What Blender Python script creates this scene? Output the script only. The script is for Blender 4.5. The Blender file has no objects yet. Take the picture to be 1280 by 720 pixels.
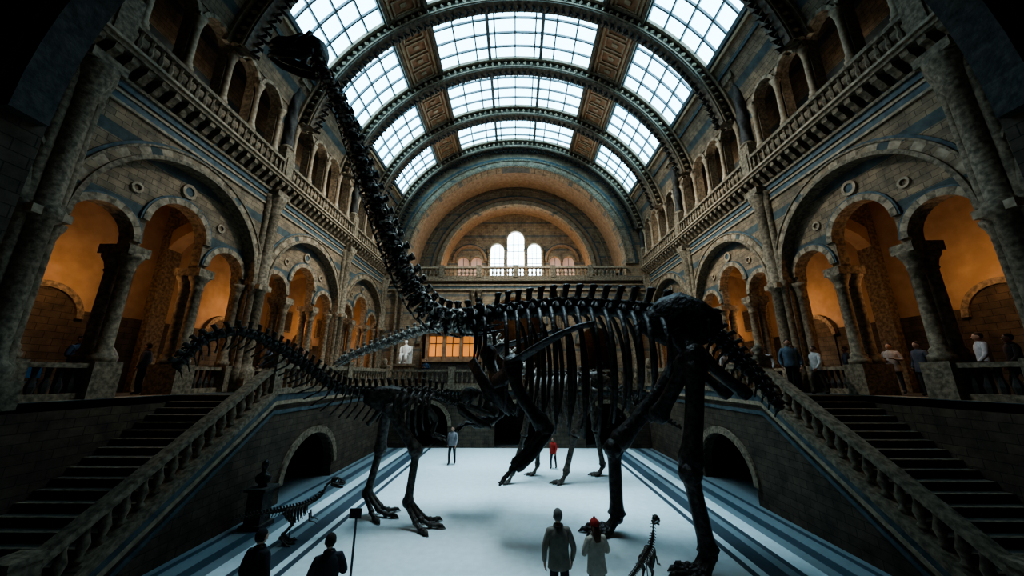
import bpy, bmesh, math, random
from mathutils import Vector, Matrix
from mathutils.geometry import tessellate_polygon
random.seed(3)
pi=math.pi
# ---------------------------------------------------------------- materials
def base_mat(name,col=(.5,.5,.5),rough=.8,metal=0,emit=None,es=0):
    m=bpy.data.materials.new(name);m.use_nodes=True;b=m.node_tree.nodes['Principled BSDF']
    b.inputs['Base Color'].default_value=(*col,1);b.inputs['Roughness'].default_value=rough;b.inputs['Metallic'].default_value=metal
    if emit: b.inputs['Emission Color'].default_value=(*emit,1);b.inputs['Emission Strength'].default_value=es
    return m
def noise_mat(name,c1,c2,scale=3,rough=.8,bump=.2,metal=0,detail=6,lo=.35,hi=.65,dist=.03):
    m=base_mat(name,c1,rough,metal);nt=m.node_tree;N=nt.nodes;L=nt.links;b=N['Principled BSDF']
    tc=N.new('ShaderNodeTexCoord');no=N.new('ShaderNodeTexNoise');no.inputs['Scale'].default_value=scale;no.inputs['Detail'].default_value=detail
    L.new(tc.outputs['Object'],no.inputs['Vector'])
    cr=N.new('ShaderNodeValToRGB');cr.color_ramp.elements[0].position=lo;cr.color_ramp.elements[1].position=hi
    cr.color_ramp.elements[0].color=(*c1,1);cr.color_ramp.elements[1].color=(*c2,1)
    L.new(no.outputs['Fac'],cr.inputs['Fac']);L.new(cr.outputs['Color'],b.inputs['Base Color'])
    if bump:
        bu=N.new('ShaderNodeBump');bu.inputs['Strength'].default_value=bump;bu.inputs['Distance'].default_value=dist
        L.new(no.outputs['Fac'],bu.inputs['Height']);L.new(bu.outputs['Normal'],b.inputs['Normal'])
    return m
def brick_mat(name,c1,c2,mortar,bw=.42,bh=.19,band=None,bandp=1.5,bandw=.3,rough=.85):
    m=base_mat(name,c1,rough);nt=m.node_tree;N=nt.nodes;L=nt.links;b=N['Principled BSDF']
    tc=N.new('ShaderNodeTexCoord');sp=N.new('ShaderNodeSeparateXYZ');L.new(tc.outputs['Object'],sp.inputs[0])
    ad=N.new('ShaderNodeMath');L.new(sp.outputs[0],ad.inputs[0]);L.new(sp.outputs[1],ad.inputs[1])
    cb=N.new('ShaderNodeCombineXYZ');L.new(ad.outputs[0],cb.inputs[0]);L.new(sp.outputs[2],cb.inputs[1])
    br=N.new('ShaderNodeTexBrick');br.inputs['Scale'].default_value=1;br.inputs['Brick Width'].default_value=bw;br.inputs['Row Height'].default_value=bh
    br.inputs['Mortar Size'].default_value=.009;br.inputs['Color1'].default_value=(*c1,1);br.inputs['Color2'].default_value=(*c2,1);br.inputs['Mortar'].default_value=(*mortar,1)
    L.new(cb.outputs[0],br.inputs['Vector'])
    no=N.new('ShaderNodeTexNoise');no.inputs['Scale'].default_value=2.3;no.inputs['Detail'].default_value=10;no.inputs['Roughness'].default_value=.65;L.new(tc.outputs['Object'],no.inputs['Vector'])
    mx=N.new('ShaderNodeMix');mx.data_type='RGBA';mx.blend_type='MULTIPLY';mx.inputs[0].default_value=.8
    cr=N.new('ShaderNodeValToRGB');cr.color_ramp.elements[0].position=.32;cr.color_ramp.elements[1].position=.66
    cr.color_ramp.elements[0].color=(.35,.36,.37,1);cr.color_ramp.elements[1].color=(1.15,1.12,1.08,1);L.new(no.outputs['Fac'],cr.inputs['Fac'])
    L.new(br.outputs['Color'],mx.inputs[6]);L.new(cr.outputs['Color'],mx.inputs[7]);out=mx.outputs[2]
    if band:
        dv=N.new('ShaderNodeMath');dv.operation='DIVIDE';dv.inputs[1].default_value=bandp;L.new(sp.outputs[2],dv.inputs[0])
        fr=N.new('ShaderNodeMath');fr.operation='FRACT';L.new(dv.outputs[0],fr.inputs[0])
        lt=N.new('ShaderNodeMath');lt.operation='LESS_THAN';lt.inputs[1].default_value=bandw;L.new(fr.outputs[0],lt.inputs[0])
        m2=N.new('ShaderNodeMix');m2.data_type='RGBA';L.new(lt.outputs[0],m2.inputs[0]);L.new(out,m2.inputs[6])
        m3=N.new('ShaderNodeMix');m3.data_type='RGBA';m3.blend_type='MULTIPLY';m3.inputs[0].default_value=.7
        m3.inputs[6].default_value=(*band,1);L.new(cr.outputs['Color'],m3.inputs[7]);L.new(m3.outputs[2],m2.inputs[7]);out=m2.outputs[2]
    L.new(out,b.inputs['Base Color'])
    bu=N.new('ShaderNodeBump');bu.inputs['Strength'].default_value=.4;bu.inputs['Distance'].default_value=.015
    L.new(br.outputs['Fac'],bu.inputs['Height']);bu.invert=True;L.new(bu.outputs['Normal'],b.inputs['Normal'])
    return m
STONE=brick_mat('terracotta_wall',(.37,.285,.195),(.26,.21,.15),(.15,.12,.09),band=(.11,.14,.145),bandp=1.75,bandw=.2)
ENDW=brick_mat('end_wall_stone',(.48,.365,.25),(.40,.31,.22),(.21,.17,.12),band=(.21,.21,.19),bandp=1.5,bandw=.15)
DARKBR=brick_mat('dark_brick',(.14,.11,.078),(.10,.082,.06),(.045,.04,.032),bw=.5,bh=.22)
CARVE=noise_mat('carved_stone',(.13,.108,.075),(.34,.275,.195),9,.8,.7)
DARKST=noise_mat('dark_carved_stone',(.04,.042,.042),(.09,.085,.075),7,.7,.6)
BLUE=noise_mat('blue_grey_terracotta',(.06,.095,.11),(.13,.17,.185),5,.7,.3)
BUFF=noise_mat('buff_terracotta',(.27,.215,.15),(.46,.37,.265),7,.7,.4)
SOFF=noise_mat('gilded_soffit',(.32,.20,.12),(.46,.31,.20),4,.7,.5)
WARM=noise_mat('corridor_plaster',(.42,.30,.20),(.52,.38,.26),2,.9,.1)
WOODP=noise_mat('painted_ceiling_panel',(.32,.16,.09),(.52,.29,.17),3,.7,.3)
GOLD=noise_mat('gilt_trim',(.40,.31,.20),(.55,.44,.30),8,.5,.2)
RIBM=noise_mat('iron_rib_paint',(.10,.085,.065),(.25,.21,.155),6,.6,.3)
MULL=base_mat('glazing_bar_paint',(.16,.2,.22),.6)
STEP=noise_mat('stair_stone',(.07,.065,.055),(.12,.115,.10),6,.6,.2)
MARBLE=noise_mat('white_marble',(.62,.62,.60),(.75,.75,.73),3,.5,.1)
def glass(name,col,s):
    m=base_mat(name,col,.4,0,col,s);return m
GLASS=glass('skylight_glazing',(.46,.80,1.0),3.9)
WGL=glass('window_glazing',(.66,.88,1.0),5.0)
AMB=glass('amber_window_glazing',(1,.40,.12),.4)
def floor_mat():
    m=base_mat('hall_floor_mosaic',(.6,.7,.72),.4);nt=m.node_tree;N=nt.nodes;L=nt.links;b=N['Principled BSDF']
    tc=N.new('ShaderNodeTexCoord');sp=N.new('ShaderNodeSeparateXYZ');L.new(tc.outputs['Object'],sp.inputs[0])
    ab=N.new('ShaderNodeMath');ab.operation='ABSOLUTE';L.new(sp.outputs[0],ab.inputs[0])
    dv=N.new('ShaderNodeMath');dv.operation='DIVIDE';dv.inputs[1].default_value=10;L.new(ab.outputs[0],dv.inputs[0])
    cr=N.new('ShaderNodeValToRGB');cr.color_ramp.interpolation='CONSTANT';e=cr.color_ramp.elements
    W=(.74,.85,.88,1);B=(.075,.11,.14,1);G=(.25,.32,.35,1)
    e[0].position=0;e[0].color=W;e[1].position=.50;e[1].color=B
    for p,c in [(.515,W),(.535,B),(.575,G),(.60,B),(.615,W),(.66,G),(.69,B),(.72,G),(.76,B),(.775,G)]:
        q=e.new(p);q.color=c
    L.new(dv.outputs[0],cr.inputs['Fac'])
    no=N.new('ShaderNodeTexNoise');no.inputs['Scale'].default_value=5;no.inputs['Detail'].default_value=7;L.new(tc.outputs['Object'],no.inputs['Vector'])
    c2=N.new('ShaderNodeValToRGB');c2.color_ramp.elements[0].position=.3;c2.color_ramp.elements[0].color=(.9,.9,.9,1);c2.color_ramp.elements[1].position=.7;c2.color_ramp.elements[1].color=(1,1,1,1)
    L.new(no.outputs['Fac'],c2.inputs['Fac'])
    mx=N.new('ShaderNodeMix');mx.data_type='RGBA';mx.blend_type='MULTIPLY';mx.inputs[0].default_value=1
    L.new(cr.outputs['Color'],mx.inputs[6]);L.new(c2.outputs['Color'],mx.inputs[7]);L.new(mx.outputs[2],b.inputs['Base Color'])
    return m
FLOOR=floor_mat()
# ---------------------------------------------------------------- mesh builder
class MB:
    def __init__(s,name,mats,parent=None):
        s.name=name;s.v=[];s.f=[];s.mi=[];s.sm=[];s.mats=mats;s.parent=parent;s.M=Matrix.Identity(4)
    def add(s,vs,fs,mat,smooth=False):
        o=len(s.v);M=s.M;mi=s.mats.index(mat)
        s.v+= [tuple(M@Vector(v)) for v in vs]
        for f in fs: s.f.append(tuple(i+o for i in f));s.mi.append(mi);s.sm.append(smooth)
    def box(s,x0,x1,y0,y1,z0,z1,mat):
        vs=[(x,y,z) for x in (x0,x1) for y in (y0,y1) for z in (z0,z1)]
        s.add(vs,[(0,1,3,2),(4,6,7,5),(0,4,5,1),(2,3,7,6),(0,2,6,4),(1,5,7,3)],mat)
    def loft(s,rings,mat,cap=True,smooth=True,close=True):
        n=len(rings[0]);vs=[p for r in rings for p in r];fs=[]
        for i in range(len(rings)-1):
            for j in range(n if close else n-1):
                k=(j+1)%n;fs.append((i*n+j,i*n+k,(i+1)*n+k,(i+1)*n+j))
        if cap: fs.append(tuple(reversed(range(n))));fs.append(tuple((len(rings)-1)*n+j for j in range(n)))
        s.add(vs,fs,mat,smooth)
    def tube(s,pts,rad,mat,n=6,up=(0,0,1),smooth=True):
        pts=[Vector(p) for p in pts]
        if not isinstance(rad,(list,tuple)): rad=[rad]*len(pts)
        up=Vector(up);rings=[]
        for i,p in enumerate(pts):
            t=(pts[min(i+1,len(pts)-1)]-pts[max(i-1,0)]).normalized()
            a=up.cross(t)
            if a.length<.05: a=Vector((1,0.01,0)).cross(t)
            a.normalize();b=t.cross(a).normalized()
            r=rad[i];ra,rb=(r if isinstance(r,(tuple,list)) else (r,r))
            rings.append([p+a*ra*math.cos(2*pi*j/n)+b*rb*math.sin(2*pi*j/n) for j in range(n)])
        s.loft(rings,mat,True,smooth)
    def lathe(s,c,prof,mat,n=10,rot=0):
        c=Vector(c);s.loft([[c+Vector((r*math.cos(2*pi*(j+rot)/n),r*math.sin(2*pi*(j+rot)/n),z)) for j in range(n)] for r,z in prof],mat,True,n>6)
    def prism(s,poly,fn,lo,hi,mat):
        n=len(poly);vs=[fn(u,v,lo) for u,v in poly]+[fn(u,v,hi) for u,v in poly]
        s.add(vs,[tuple(range(n)),tuple(range(2*n-1,n-1,-1))]+[(i,(i+1)%n,(i+1)%n+n,i+n) for i in range(n)],mat)
    def holed(s,outer,holes,fn,lo,hi,mat,rmat=None):
        loops=[outer]+holes;flat=[p for l in loops for p in l];n=len(flat)
        tr=tessellate_polygon([[Vector((u,v,0)) for u,v in l] for l in loops])
        vs=[fn(u,v,lo) for u,v in flat]+[fn(u,v,hi) for u,v in flat]
        fs=[tuple(t) for t in tr]+[tuple(i+n for i in reversed(t)) for t in tr]
        s.add(vs,fs,mat)
        o=0;fs=[]
        for l in loops:
            m=len(l)
            for i in range(m): fs.append((o+i,o+(i+1)%m,o+(i+1)%m+n,o+i+n))
            o+=m
        s.add(vs,fs,rmat or mat)
    def arc(s,uc,vc,r0,r1,fn,lo,hi,mat,a0=0,a1=pi,n=24,b0=None,b1=None):
        b0=b0 or r0;b1=b1 or r1;rings=[]
        for i in range(n+1):
            a=a0+(a1-a0)*i/n;c,d=math.cos(a),math.sin(a)
            rings.append([fn(uc+r0*c,vc+b0*d,lo),fn(uc+r1*c,vc+b1*d,lo),fn(uc+r1*c,vc+b1*d,hi),fn(uc+r0*c,vc+b0*d,hi)])
        s.loft(rings,mat,True,False)
    def vouss(s,uc,vc,r0,r1,fn,lo,hi,m1,m2,k=24,a0=0,a1=pi):
        for i in range(k): s.arc(uc,vc,r0,r1,fn,lo,hi,m1 if i%2 else m2,a0+(a1-a0)*i/k,a0+(a1-a0)*(i+1)/k,2)
    def ball(s,c,r,mat,n=10,m=8,fn=None):
        c=Vector(c);rings=[]
        r=Vector(r) if isinstance(r,(tuple,list)) else Vector((r,r,r))
        for i in range(m+1):
            a=-pi/2+pi*i/m;a=max(min(a,pi/2-.02),-pi/2+.02);ring=[]
            for j in range(n):
                b=2*pi*j/n;q=Vector((math.cos(a)*math.cos(b)*r.x,math.cos(a)*math.sin(b)*r.y,math.sin(a)*r.z))
                if fn: q=fn(q)
                ring.append(c+q)
            rings.append(ring)
        s.loft(rings,mat,True,True)
    def build(s):
        me=bpy.data.meshes.new(s.name);me.from_pydata(s.v,[],s.f)
        for m in s.mats: me.materials.append(m)
        me.polygons.foreach_set('material_index',s.mi);me.polygons.foreach_set('use_smooth',s.sm);me.update()
        bm=bmesh.new();bm.from_mesh(me);bmesh.ops.recalc_face_normals(bm,faces=bm.faces);bm.to_mesh(me);bm.free()
        o=bpy.data.objects.new(s.name,me);bpy.context.collection.objects.link(o)
        if s.parent: o.parent=s.parent
        return o
def archpoly(uc,v0,vs,r,n=16):
    return [(uc+r,v0)]+[(uc+r*math.cos(pi*i/n),vs+r*math.sin(pi*i/n)) for i in range(n+1)]+[(uc-r,v0)]
XZ=lambda u,v,t:(u,t,v)
PIERS=[.2,7.1,14,20.9,27.8]
VC=14.6;VA=11.2;VB=10.5
RIBS=[27.8-4.3*k for k in range(7)]
COLPROF=lambda r,z0,z1:[(r*1.7,z0),(r*1.7,z0+.18),(r*1.3,z0+.22),(r*1.35,z0+.32),(r,z0+.4),(r*.92,z1-.55),(r*1.15,z1-.5),(r*1.0,z1-.45),(r*1.3,z1-.25),(r*1.75,z1-.12),(r*1.85,z1)]
def side(sg,nm):
    X=lambda x:sg*x
    YZ=lambda u,v,t:(sg*t,u,v)
    w=MB('wall_'+nm,[STONE,DARKBR,BUFF,BLUE,CARVE])
    holes=[archpoly(f+3.45,3.52,7.9,3.0,24) for f in PIERS[:-1]]
    w.holed([(-4,3.4),(27.8,3.4),(27.8,13.0),(-4,13.0)],holes,YZ,11.0,11.7,STONE,CARVE)
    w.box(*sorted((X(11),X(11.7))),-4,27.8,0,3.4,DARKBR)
    uh=[]
    for f in PIERS[:-1]:
        for k in range(4): uh.append(archpoly(f+3.45+(k-1.5)*1.42,13.9,16.2,.58,10))
    w.holed([(-4,13),(27.8,13),(27.8,18.6),(-4,18.6)],uh,YZ,11.0,11.4,STONE,CARVE)
    W=w.build()
    t=MB('arcade_inner_screens',[STONE,CARVE,BLUE,BUFF],W)
    for f in PIERS[:-1]:
        c=f+3.45
        out=[(c+3.02,7.75)]+[(c+3.02*math.cos(pi*i/24),7.9+3.02*math.sin(pi*i/24)) for i in range(25)]+[(c-3.02,7.75)]
        def seg(uc,vs,r,v0=7.75):
            return [(uc-r,v0)]+[(uc-r*math.cos(pi*i/12),vs+r*math.sin(pi*i/12)) for i in range(13)]+[(uc+r,v0)]
        low=seg(c-2.05,7.95,.78)+seg(c,8.7,.98)+seg(c+2.05,7.95,.78)
        pl=[]
        for p in low+out:
            if not pl or (abs(p[0]-pl[-1][0])+abs(p[1]-pl[-1][1]))>1e-4: pl.append(p)
        t.holed(pl,[],YZ,11.3,11.65,STONE,CARVE)
        for uc,vs,r in ((c-2.05,7.95,.78),(c,8.7,.98),(c+2.05,7.95,.78)):
            t.vouss(uc,vs,r,r+.2,YZ,11.2,11.3,BUFF,CARVE,13);t.arc(uc,vs,r+.2,r+.26,YZ,11.22,11.3,BLUE,n=14)
        t.arc(c,10.25,.16,.26,YZ,11.22,11.3,BUFF,0,2*pi,12);t.arc(c,10.25,.0001,.16,YZ,11.26,11.3,BLUE,0,2*pi,12)
        for uu,vv in ((-1.5,9.55),(1.5,9.55)):
            t.arc(c+uu,vv,.1,.17,YZ,11.24,11.3,BUFF,0,2*pi,10)
        t.arc(c,7.9,3.0,3.12,YZ,10.84,11.05,CARVE,n=28);t.vouss(c,7.9,3.12,3.36,YZ,10.9,11.05,BUFF,STONE,31)
        t.arc(c,7.9,3.36,3.42,YZ,10.86,11.05,CARVE,n=28);t.arc(c,7.9,3.42,3.5,YZ,10.95,11.05,BLUE,n=28,a0=.17,a1=pi-.17)
        for u in (-1.13,1.13):
            for x in (11.3,11.72): t.lathe((X(x),c+u,0),COLPROF(.17,4.45,7.55),CARVE,10)
            t.box(*sorted((X(11.05),X(11.95))),c+u-.3,c+u+.3,7.5,7.78,CARVE)
            t.box(*sorted((X(11.02),X(12.0))),c+u-.34,c+u+.34,3.5,4.47,CARVE)
        for u in (-2.92,2.92):
            t.lathe((X(11.35),c+u,0),COLPROF(.14,4.45,7.7),CARVE,8)
            t.box(*sorted((X(11.0),X(11.7))),c+u-.2,c+u+.2,3.5,4.47,CARVE)
    t.build()
    p=MB('gallery_parapet',[CARVE,DARKST],W)
    for f in PIERS[:-1]:
        c=f+3.45
        for a,b in ((-2.7,-1.47),(1.47,2.7)):
            p.box(*sorted((X(11.2),X(11.5))),c+a,c+b,3.5,3.68,CARVE);p.box(*sorted((X(11.15),X(11.55))),c+a,c+b,4.3,4.42,CARVE)
            for k in range(5):
                u=c+a+(b-a)*(k+.5)/5;p.lathe((X(11.35),u,0),[(.06,3.68),(.09,3.85),(.04,4.05),(.06,4.3)],DARKST,6)
    p.build()
    q=MB('pier_shafts',[CARVE,BLUE,BUFF,STONE,DARKST],W)
    for f in PIERS:
        if f>27: f-=.25
        for du,r in ((0,.22),(-.29,.12),(.29,.12)):
            x=10.87 if du==0 else 10.95
            q.lathe((X(x),f+du,0),[(r*1.6,3.5),(r*1.6,4.3),(r*1.2,4.4),(r,4.6),(r,7.5),(r*1.5,7.6),(r*1.5,7.85),(r,7.95),(r,10.9),(r*1.3,11.0),(r*1.1,11.2),(r*1.9,11.75),(r*2,11.9)],CARVE,10)
        q.box(*sorted((X(10.5),X(11))),f-.4,f+.4,11.88,12.15,CARVE)
        q.box(*sorted((X(10.5),X(11))),f-.4,f+.4,3.4,4.0,CARVE)
        q.box(*sorted((X(10.6),X(11))),f-.36,f+.36,7.6,7.8,BUFF)
        n=12;rings=[]
        for i in range(40):
            z=14.6+3.3*i/39;rings.append([(X(10.8)+(.2+.035*math.cos(3*(2*pi*j/n)+z*5))*math.cos(2*pi*j/n),f+(.2+.035*math.cos(3*(2*pi*j/n)+z*5))*math.sin(2*pi*j/n),z) for j in range(n)])
        q.loft(rings,DARKST);q.lathe((X(10.8),f,0),[(.3,14.4),(.3,14.5),(.22,14.62)],CARVE,12);q.lathe((X(10.8),f,0),[(.2,17.85),(.28,18.0),(.36,18.12)],CARVE,12)
        q.box(*sorted((X(10.55),X(11))),f-.32,f+.32,12.95,14.4,CARVE)
        q.box(*sorted((X(10.4),X(11.1))),f-.36,f+.36,18.1,18.5,CARVE)
    q.build()
    k=MB('corbelled_cornice',[CARVE,BLUE,BUFF,DARKST],W)
    def band(x,z0,z1,m): k.box(*sorted((X(x),X(11.05))),-4,27.8,z0,z1,m)
    band(10.93,11.42,11.5,BUFF);band(10.96,11.5,11.72,BLUE);band(10.92,11.72,11.8,BUFF);band(10.95,11.9,12.1,BLUE);band(10.88,12.1,12.2,CARVE)
    band(10.55,12.72,12.86,CARVE);band(10.48,12.86,12.95,BUFF)
    y=-3.8
    while y<27.7:
        k.prism([(11,12.25),(10.85,12.3),(10.75,12.45),(10.62,12.55),(10.6,12.73),(11,12.73)],lambda u,v,t:(sg*u,t,v),y,y+.2,CARVE);y+=.42
    y=-3.8
    while y<27.7:
        k.lathe((X(10.65),y,0),[(.075,12.95),(.05,13.03),(.085,13.2),(.04,13.45),(.07,13.6)],CARVE,6);y+=.3
    k.box(*sorted((X(10.54),X(10.76))),-4,27.8,13.6,13.73,CARVE)
    for f in PIERS: k.box(*sorted((X(10.5),X(10.8))),f-.2,min(f+.2,27.8),12.95,13.9,CARVE)
    k.box(*sorted((X(10.75),X(11.05))),-4,27.8,17.75,17.9,BUFF);k.box(*sorted((X(10.85),X(11.05))),-4,27.8,17.4,17.7,BLUE)
    k.build()
    u=MB('clerestory_arcade',[CARVE,BUFF,BLUE,WARM],W)
    for f in PIERS[:-1]:
        for j in range(4):
            c=f+3.45+(j-1.5)*1.42;u.vouss(c,16.2,.56,.705,YZ,10.88,11.02,BUFF,CARVE,9)
        for j in range(5):
            c=f+3.45+(j-2)*1.42
            u.lathe((X(10.92),c,0),COLPROF(.1,13.9,16.15),BUFF,8);u.box(*sorted((X(10.78),X(11.1))),c-.17,c+.17,16.1,16.25,CARVE)
    u.build()
    c=MB('gallery_corridor',[WARM,DARKBR,STONE,CARVE],W)
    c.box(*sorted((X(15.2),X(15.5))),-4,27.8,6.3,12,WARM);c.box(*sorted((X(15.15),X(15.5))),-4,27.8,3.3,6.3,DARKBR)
    c.box(*sorted((X(11.7),X(15.5))),-4,27.8,11.3,11.6,WARM)
    for f in PIERS:
        c.box(*sorted((X(14.9),X(15.2))),f-.35,f+.35,3.5,11.3,CARVE)
        c.arc(13.4,8.6,1.7,2.2,lambda a,b,t:(sg*a,t,b),f-.3,f+.3,WARM,n=14)
    c.box(*sorted((X(11.7),X(15.5))),27.5,27.8,3.3,12,WARM);c.box(*sorted((X(11.7),X(15.5))),-4,-3.7,3.3,12,WARM)
    for f in PIERS[:-1]:
        cc=f+3.45
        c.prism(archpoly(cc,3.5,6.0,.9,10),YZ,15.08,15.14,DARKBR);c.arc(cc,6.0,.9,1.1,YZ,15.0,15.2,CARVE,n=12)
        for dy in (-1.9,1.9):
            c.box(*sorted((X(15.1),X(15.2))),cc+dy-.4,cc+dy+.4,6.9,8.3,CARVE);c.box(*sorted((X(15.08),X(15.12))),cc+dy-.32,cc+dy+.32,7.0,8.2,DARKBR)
    c.build()
    c=MB('upper_corridor',[STONE,CARVE],W)
    c.box(*sorted((X(12.8),X(13))),-4,27.8,12.6,18.6,STONE);c.box(*sorted((X(11.4),X(13))),-4,27.8,18.4,18.6,STONE);c.box(*sorted((X(11.4),X(13))),-4,27.8,12.8,13,STONE)
    c.build()
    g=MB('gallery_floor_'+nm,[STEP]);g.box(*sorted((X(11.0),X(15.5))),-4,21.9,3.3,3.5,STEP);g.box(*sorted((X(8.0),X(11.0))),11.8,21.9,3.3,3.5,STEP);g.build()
    s=MB('staircase',[STEP,CARVE])
    poly=[(6.5,0)]
    for i in range(20): poly+= [(6.5+.265*i,.175*(i+1)),(6.5+.265*(i+1),.175*(i+1))]
    poly+=[(11.8,0)]
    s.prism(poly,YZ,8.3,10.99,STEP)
    for i in range(20): s.box(*sorted((X(8.3),X(10.99))),6.47+.265*i,6.55+.265*i,.175*(i+1)-.03,.175*(i+1)+.004,CARVE)
    S=s.build()
    b=MB('stair_side_wall',[DARKBR,CARVE,BLUE,BUFF],S)
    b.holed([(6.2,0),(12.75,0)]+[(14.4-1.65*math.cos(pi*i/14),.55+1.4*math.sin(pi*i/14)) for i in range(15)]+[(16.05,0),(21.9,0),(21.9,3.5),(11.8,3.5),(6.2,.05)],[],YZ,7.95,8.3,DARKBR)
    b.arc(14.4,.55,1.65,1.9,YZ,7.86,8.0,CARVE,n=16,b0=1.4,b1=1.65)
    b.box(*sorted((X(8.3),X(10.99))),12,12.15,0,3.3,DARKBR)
    sl=3.5/5.3
    for z0,z1,m,x in ((.02,.2,CARVE,7.85),(-.2,.0,BLUE,7.9),(-.32,-.2,BUFF,7.87),(-.62,-.5,BLUE,7.91)):
        b.prism([(6.5 if z0>0 else 6.5-z0/sl,max(0,z0)),(11.8,3.5+z0),(11.8,3.5+z1),(6.5 if z1>0 else 6.5-z1/sl,max(0,z1))],YZ,x,8.3 if z0>0 else 8,m)
        b.box(*sorted((X(x),X(8.3 if z0>0 else 8))),11.8,21.9,3.5+z0,3.5+z1,m)
    b.build()
    r=MB('stair_balustrade',[CARVE,DARKST],S)
    r.prism([(6.5,.85),(11.8,4.35),(11.8,4.53),(6.5,1.03)],YZ,7.98,8.28,CARVE)
    r.box(*sorted((X(7.98),X(8.28))),11.8,21.9,4.35,4.53,CARVE)
    def bal(y,z): r.lathe((X(8.13),y,z),[(.09,.15),(.09,.25),(.05,.3),(.1,.48),(.05,.68),(.05,.78),(.09,.82),(.09,.95)],CARVE,8)
    y=6.75
    while y<11.6: bal(y,(y-6.5)*sl);y+=.3
    while y<21.8: bal(y,3.45);y+=.33
    for y,z in ((6.4,0),(11.8,3.5),(16.85,3.5),(21.75,3.5)):
        r.box(*sorted((X(7.92),X(8.34))),y-.21,y+.21,z,z+1.15,CARVE);r.box(*sorted((X(7.88),X(8.38))),y-.25,y+.25,z+1.15,z+1.25,CARVE)
        if y>7: r.lathe((X(8.13),y,z),[(.2,1.25),(.12,1.32),(.18,1.45),(.1,1.6),(.02,1.68)],CARVE,8)
    r.build()
side(-1,'left');side(1,'right')
# added arch, invented to blacken the upper corners and block near light
p=MB('wall_added_arch',[DARKBR,DARKST])
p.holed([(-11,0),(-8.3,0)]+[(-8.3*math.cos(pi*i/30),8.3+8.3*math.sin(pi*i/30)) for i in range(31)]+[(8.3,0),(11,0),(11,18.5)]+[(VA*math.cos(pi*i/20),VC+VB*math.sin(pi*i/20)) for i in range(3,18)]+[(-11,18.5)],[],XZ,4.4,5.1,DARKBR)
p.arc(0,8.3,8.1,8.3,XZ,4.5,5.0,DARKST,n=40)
p.build()
# ---------------------------------------------------------------- end wall
e=MB('wall_back',[ENDW,BUFF,BLUE,SOFF,CARVE,DARKBR,WARM])
outer=[(-13,3.3),(13,3.3),(13,VC)]+[( (VA+1.5)*math.cos(pi*i/30),VC+(VB+1.5)*math.sin(pi*i/30)) for i in range(31)]+[(-13,VC)]
RF=9.3
h=[(RF,12.2)]+[(RF*math.cos(pi*i/36),13.3+RF*math.sin(pi*i/36)) for i in range(37)]+[(-RF,12.2)]
low=[archpoly(x,3.52,r2,r,14) for x,r2,r in ((-6.4,6.6,1.3),(0,8.2,2.2),(6.4,6.6,1.3))]
e.holed(outer,[h]+low,XZ,27.8,28.6,ENDW)
e.arc(0,13.3,RF,RF+.2,XZ,27.6,27.85,CARVE,n=48);e.vouss(0,13.3,RF+.2,RF+.6,XZ,27.66,27.85,BUFF,ENDW,61);e.arc(0,13.3,RF+.6,RF+.75,XZ,27.6,27.85,CARVE,n=48);e.arc(0,13.3,RF+.75,RF+1.0,XZ,27.7,27.85,BLUE,n=48)
e.arc(0,13.3,RF,RF+.3,XZ,28.6,31.2,SOFF,n=48)
e.holed([(RF+.3,12.2)]+[((RF+.3)*math.cos(pi*i/36),13.3+(RF+.3)*math.sin(pi*i/36)) for i in range(37)]+[(-RF-.3,12.2)],[[(7.2,12.4)]+[(7.2*math.cos(pi*i/36),13.4+7.2*math.sin(pi*i/36)) for i in range(37)]+[(-7.2,12.4)]],XZ,31.2,31.6,ENDW)
e.vouss(0,13.4,7.2,7.6,XZ,31.0,31.25,BUFF,ENDW,51);e.arc(0,13.4,7.6,7.72,XZ,31.05,31.25,CARVE,n=48)
for r0,r1,m,d in ((7.8,8.1,SOFF,.05),(8.1,8.2,BLUE,.12),(8.8,8.95,CARVE,.1)): e.arc(0,13.4,r0,r1,XZ,31.2-d,31.25,m,n=48)
e.arc(0,13.4,7.2,7.5,XZ,31.6,33.2,SOFF,n=48)
tri=[archpoly(0,13.6,17.8,.85,12),archpoly(-1.9,13.6,16.6,.68,12),archpoly(1.9,13.6,16.6,.68,12)]
fl=[archpoly(x,13.6,15.3,.58,12) for x in (-5.35,-4.0,4.0,5.35)]
e.holed([(-8,12.2),(8,12.2),(8,14)]+[(8*math.cos(pi*i/30),13.4+8*math.sin(pi*i/30)) for i in range(3,28)]+[(-8,14)],tri+fl,XZ,33.2,33.6,ENDW)
for x,z,r in ((0,17.8,.85),(-1.9,16.6,.68),(1.9,16.6,.68),(-5.35,15.3,.58),(-4,15.3,.58),(4,15.3,.58),(5.35,15.3,.58)):
    e.arc(x,z,r,r+.16,XZ,33.08,33.25,BUFF,n=14)
for x in (-4.67,4.67): e.arc(x,15.4,1.5,1.75,XZ,33.05,33.25,SOFF,n=20);e.arc(x,15.4,1.75,1.85,XZ,33.1,33.25,BLUE,n=20)
for x in (-1.0,1.0,-2.75,2.75): e.lathe((x,33.0,0),COLPROF(.12,13.0,16.6),CARVE,8)
e.box(-9.3,9.3,27.8,33.6,12.0,12.3,CARVE)
for z0,z1,m,d in ((11.0,11.15,BUFF,.12),(11.15,11.4,BLUE,.07),(11.4,11.55,BUFF,.15),(11.75,12.05,CARVE,.35)): e.box(-11,11,27.8-d,27.85,z0,z1,m)
for x,r2,r in ((-6.4,6.6,1.3),(0,8.2,2.2),(6.4,6.6,1.3)): e.vouss(x,r2,r,r+.28,XZ,27.65,27.82,BUFF,CARVE,19);e.arc(x,r2,r+.28,r+.4,XZ,27.7,27.82,BLUE,n=20)
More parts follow.
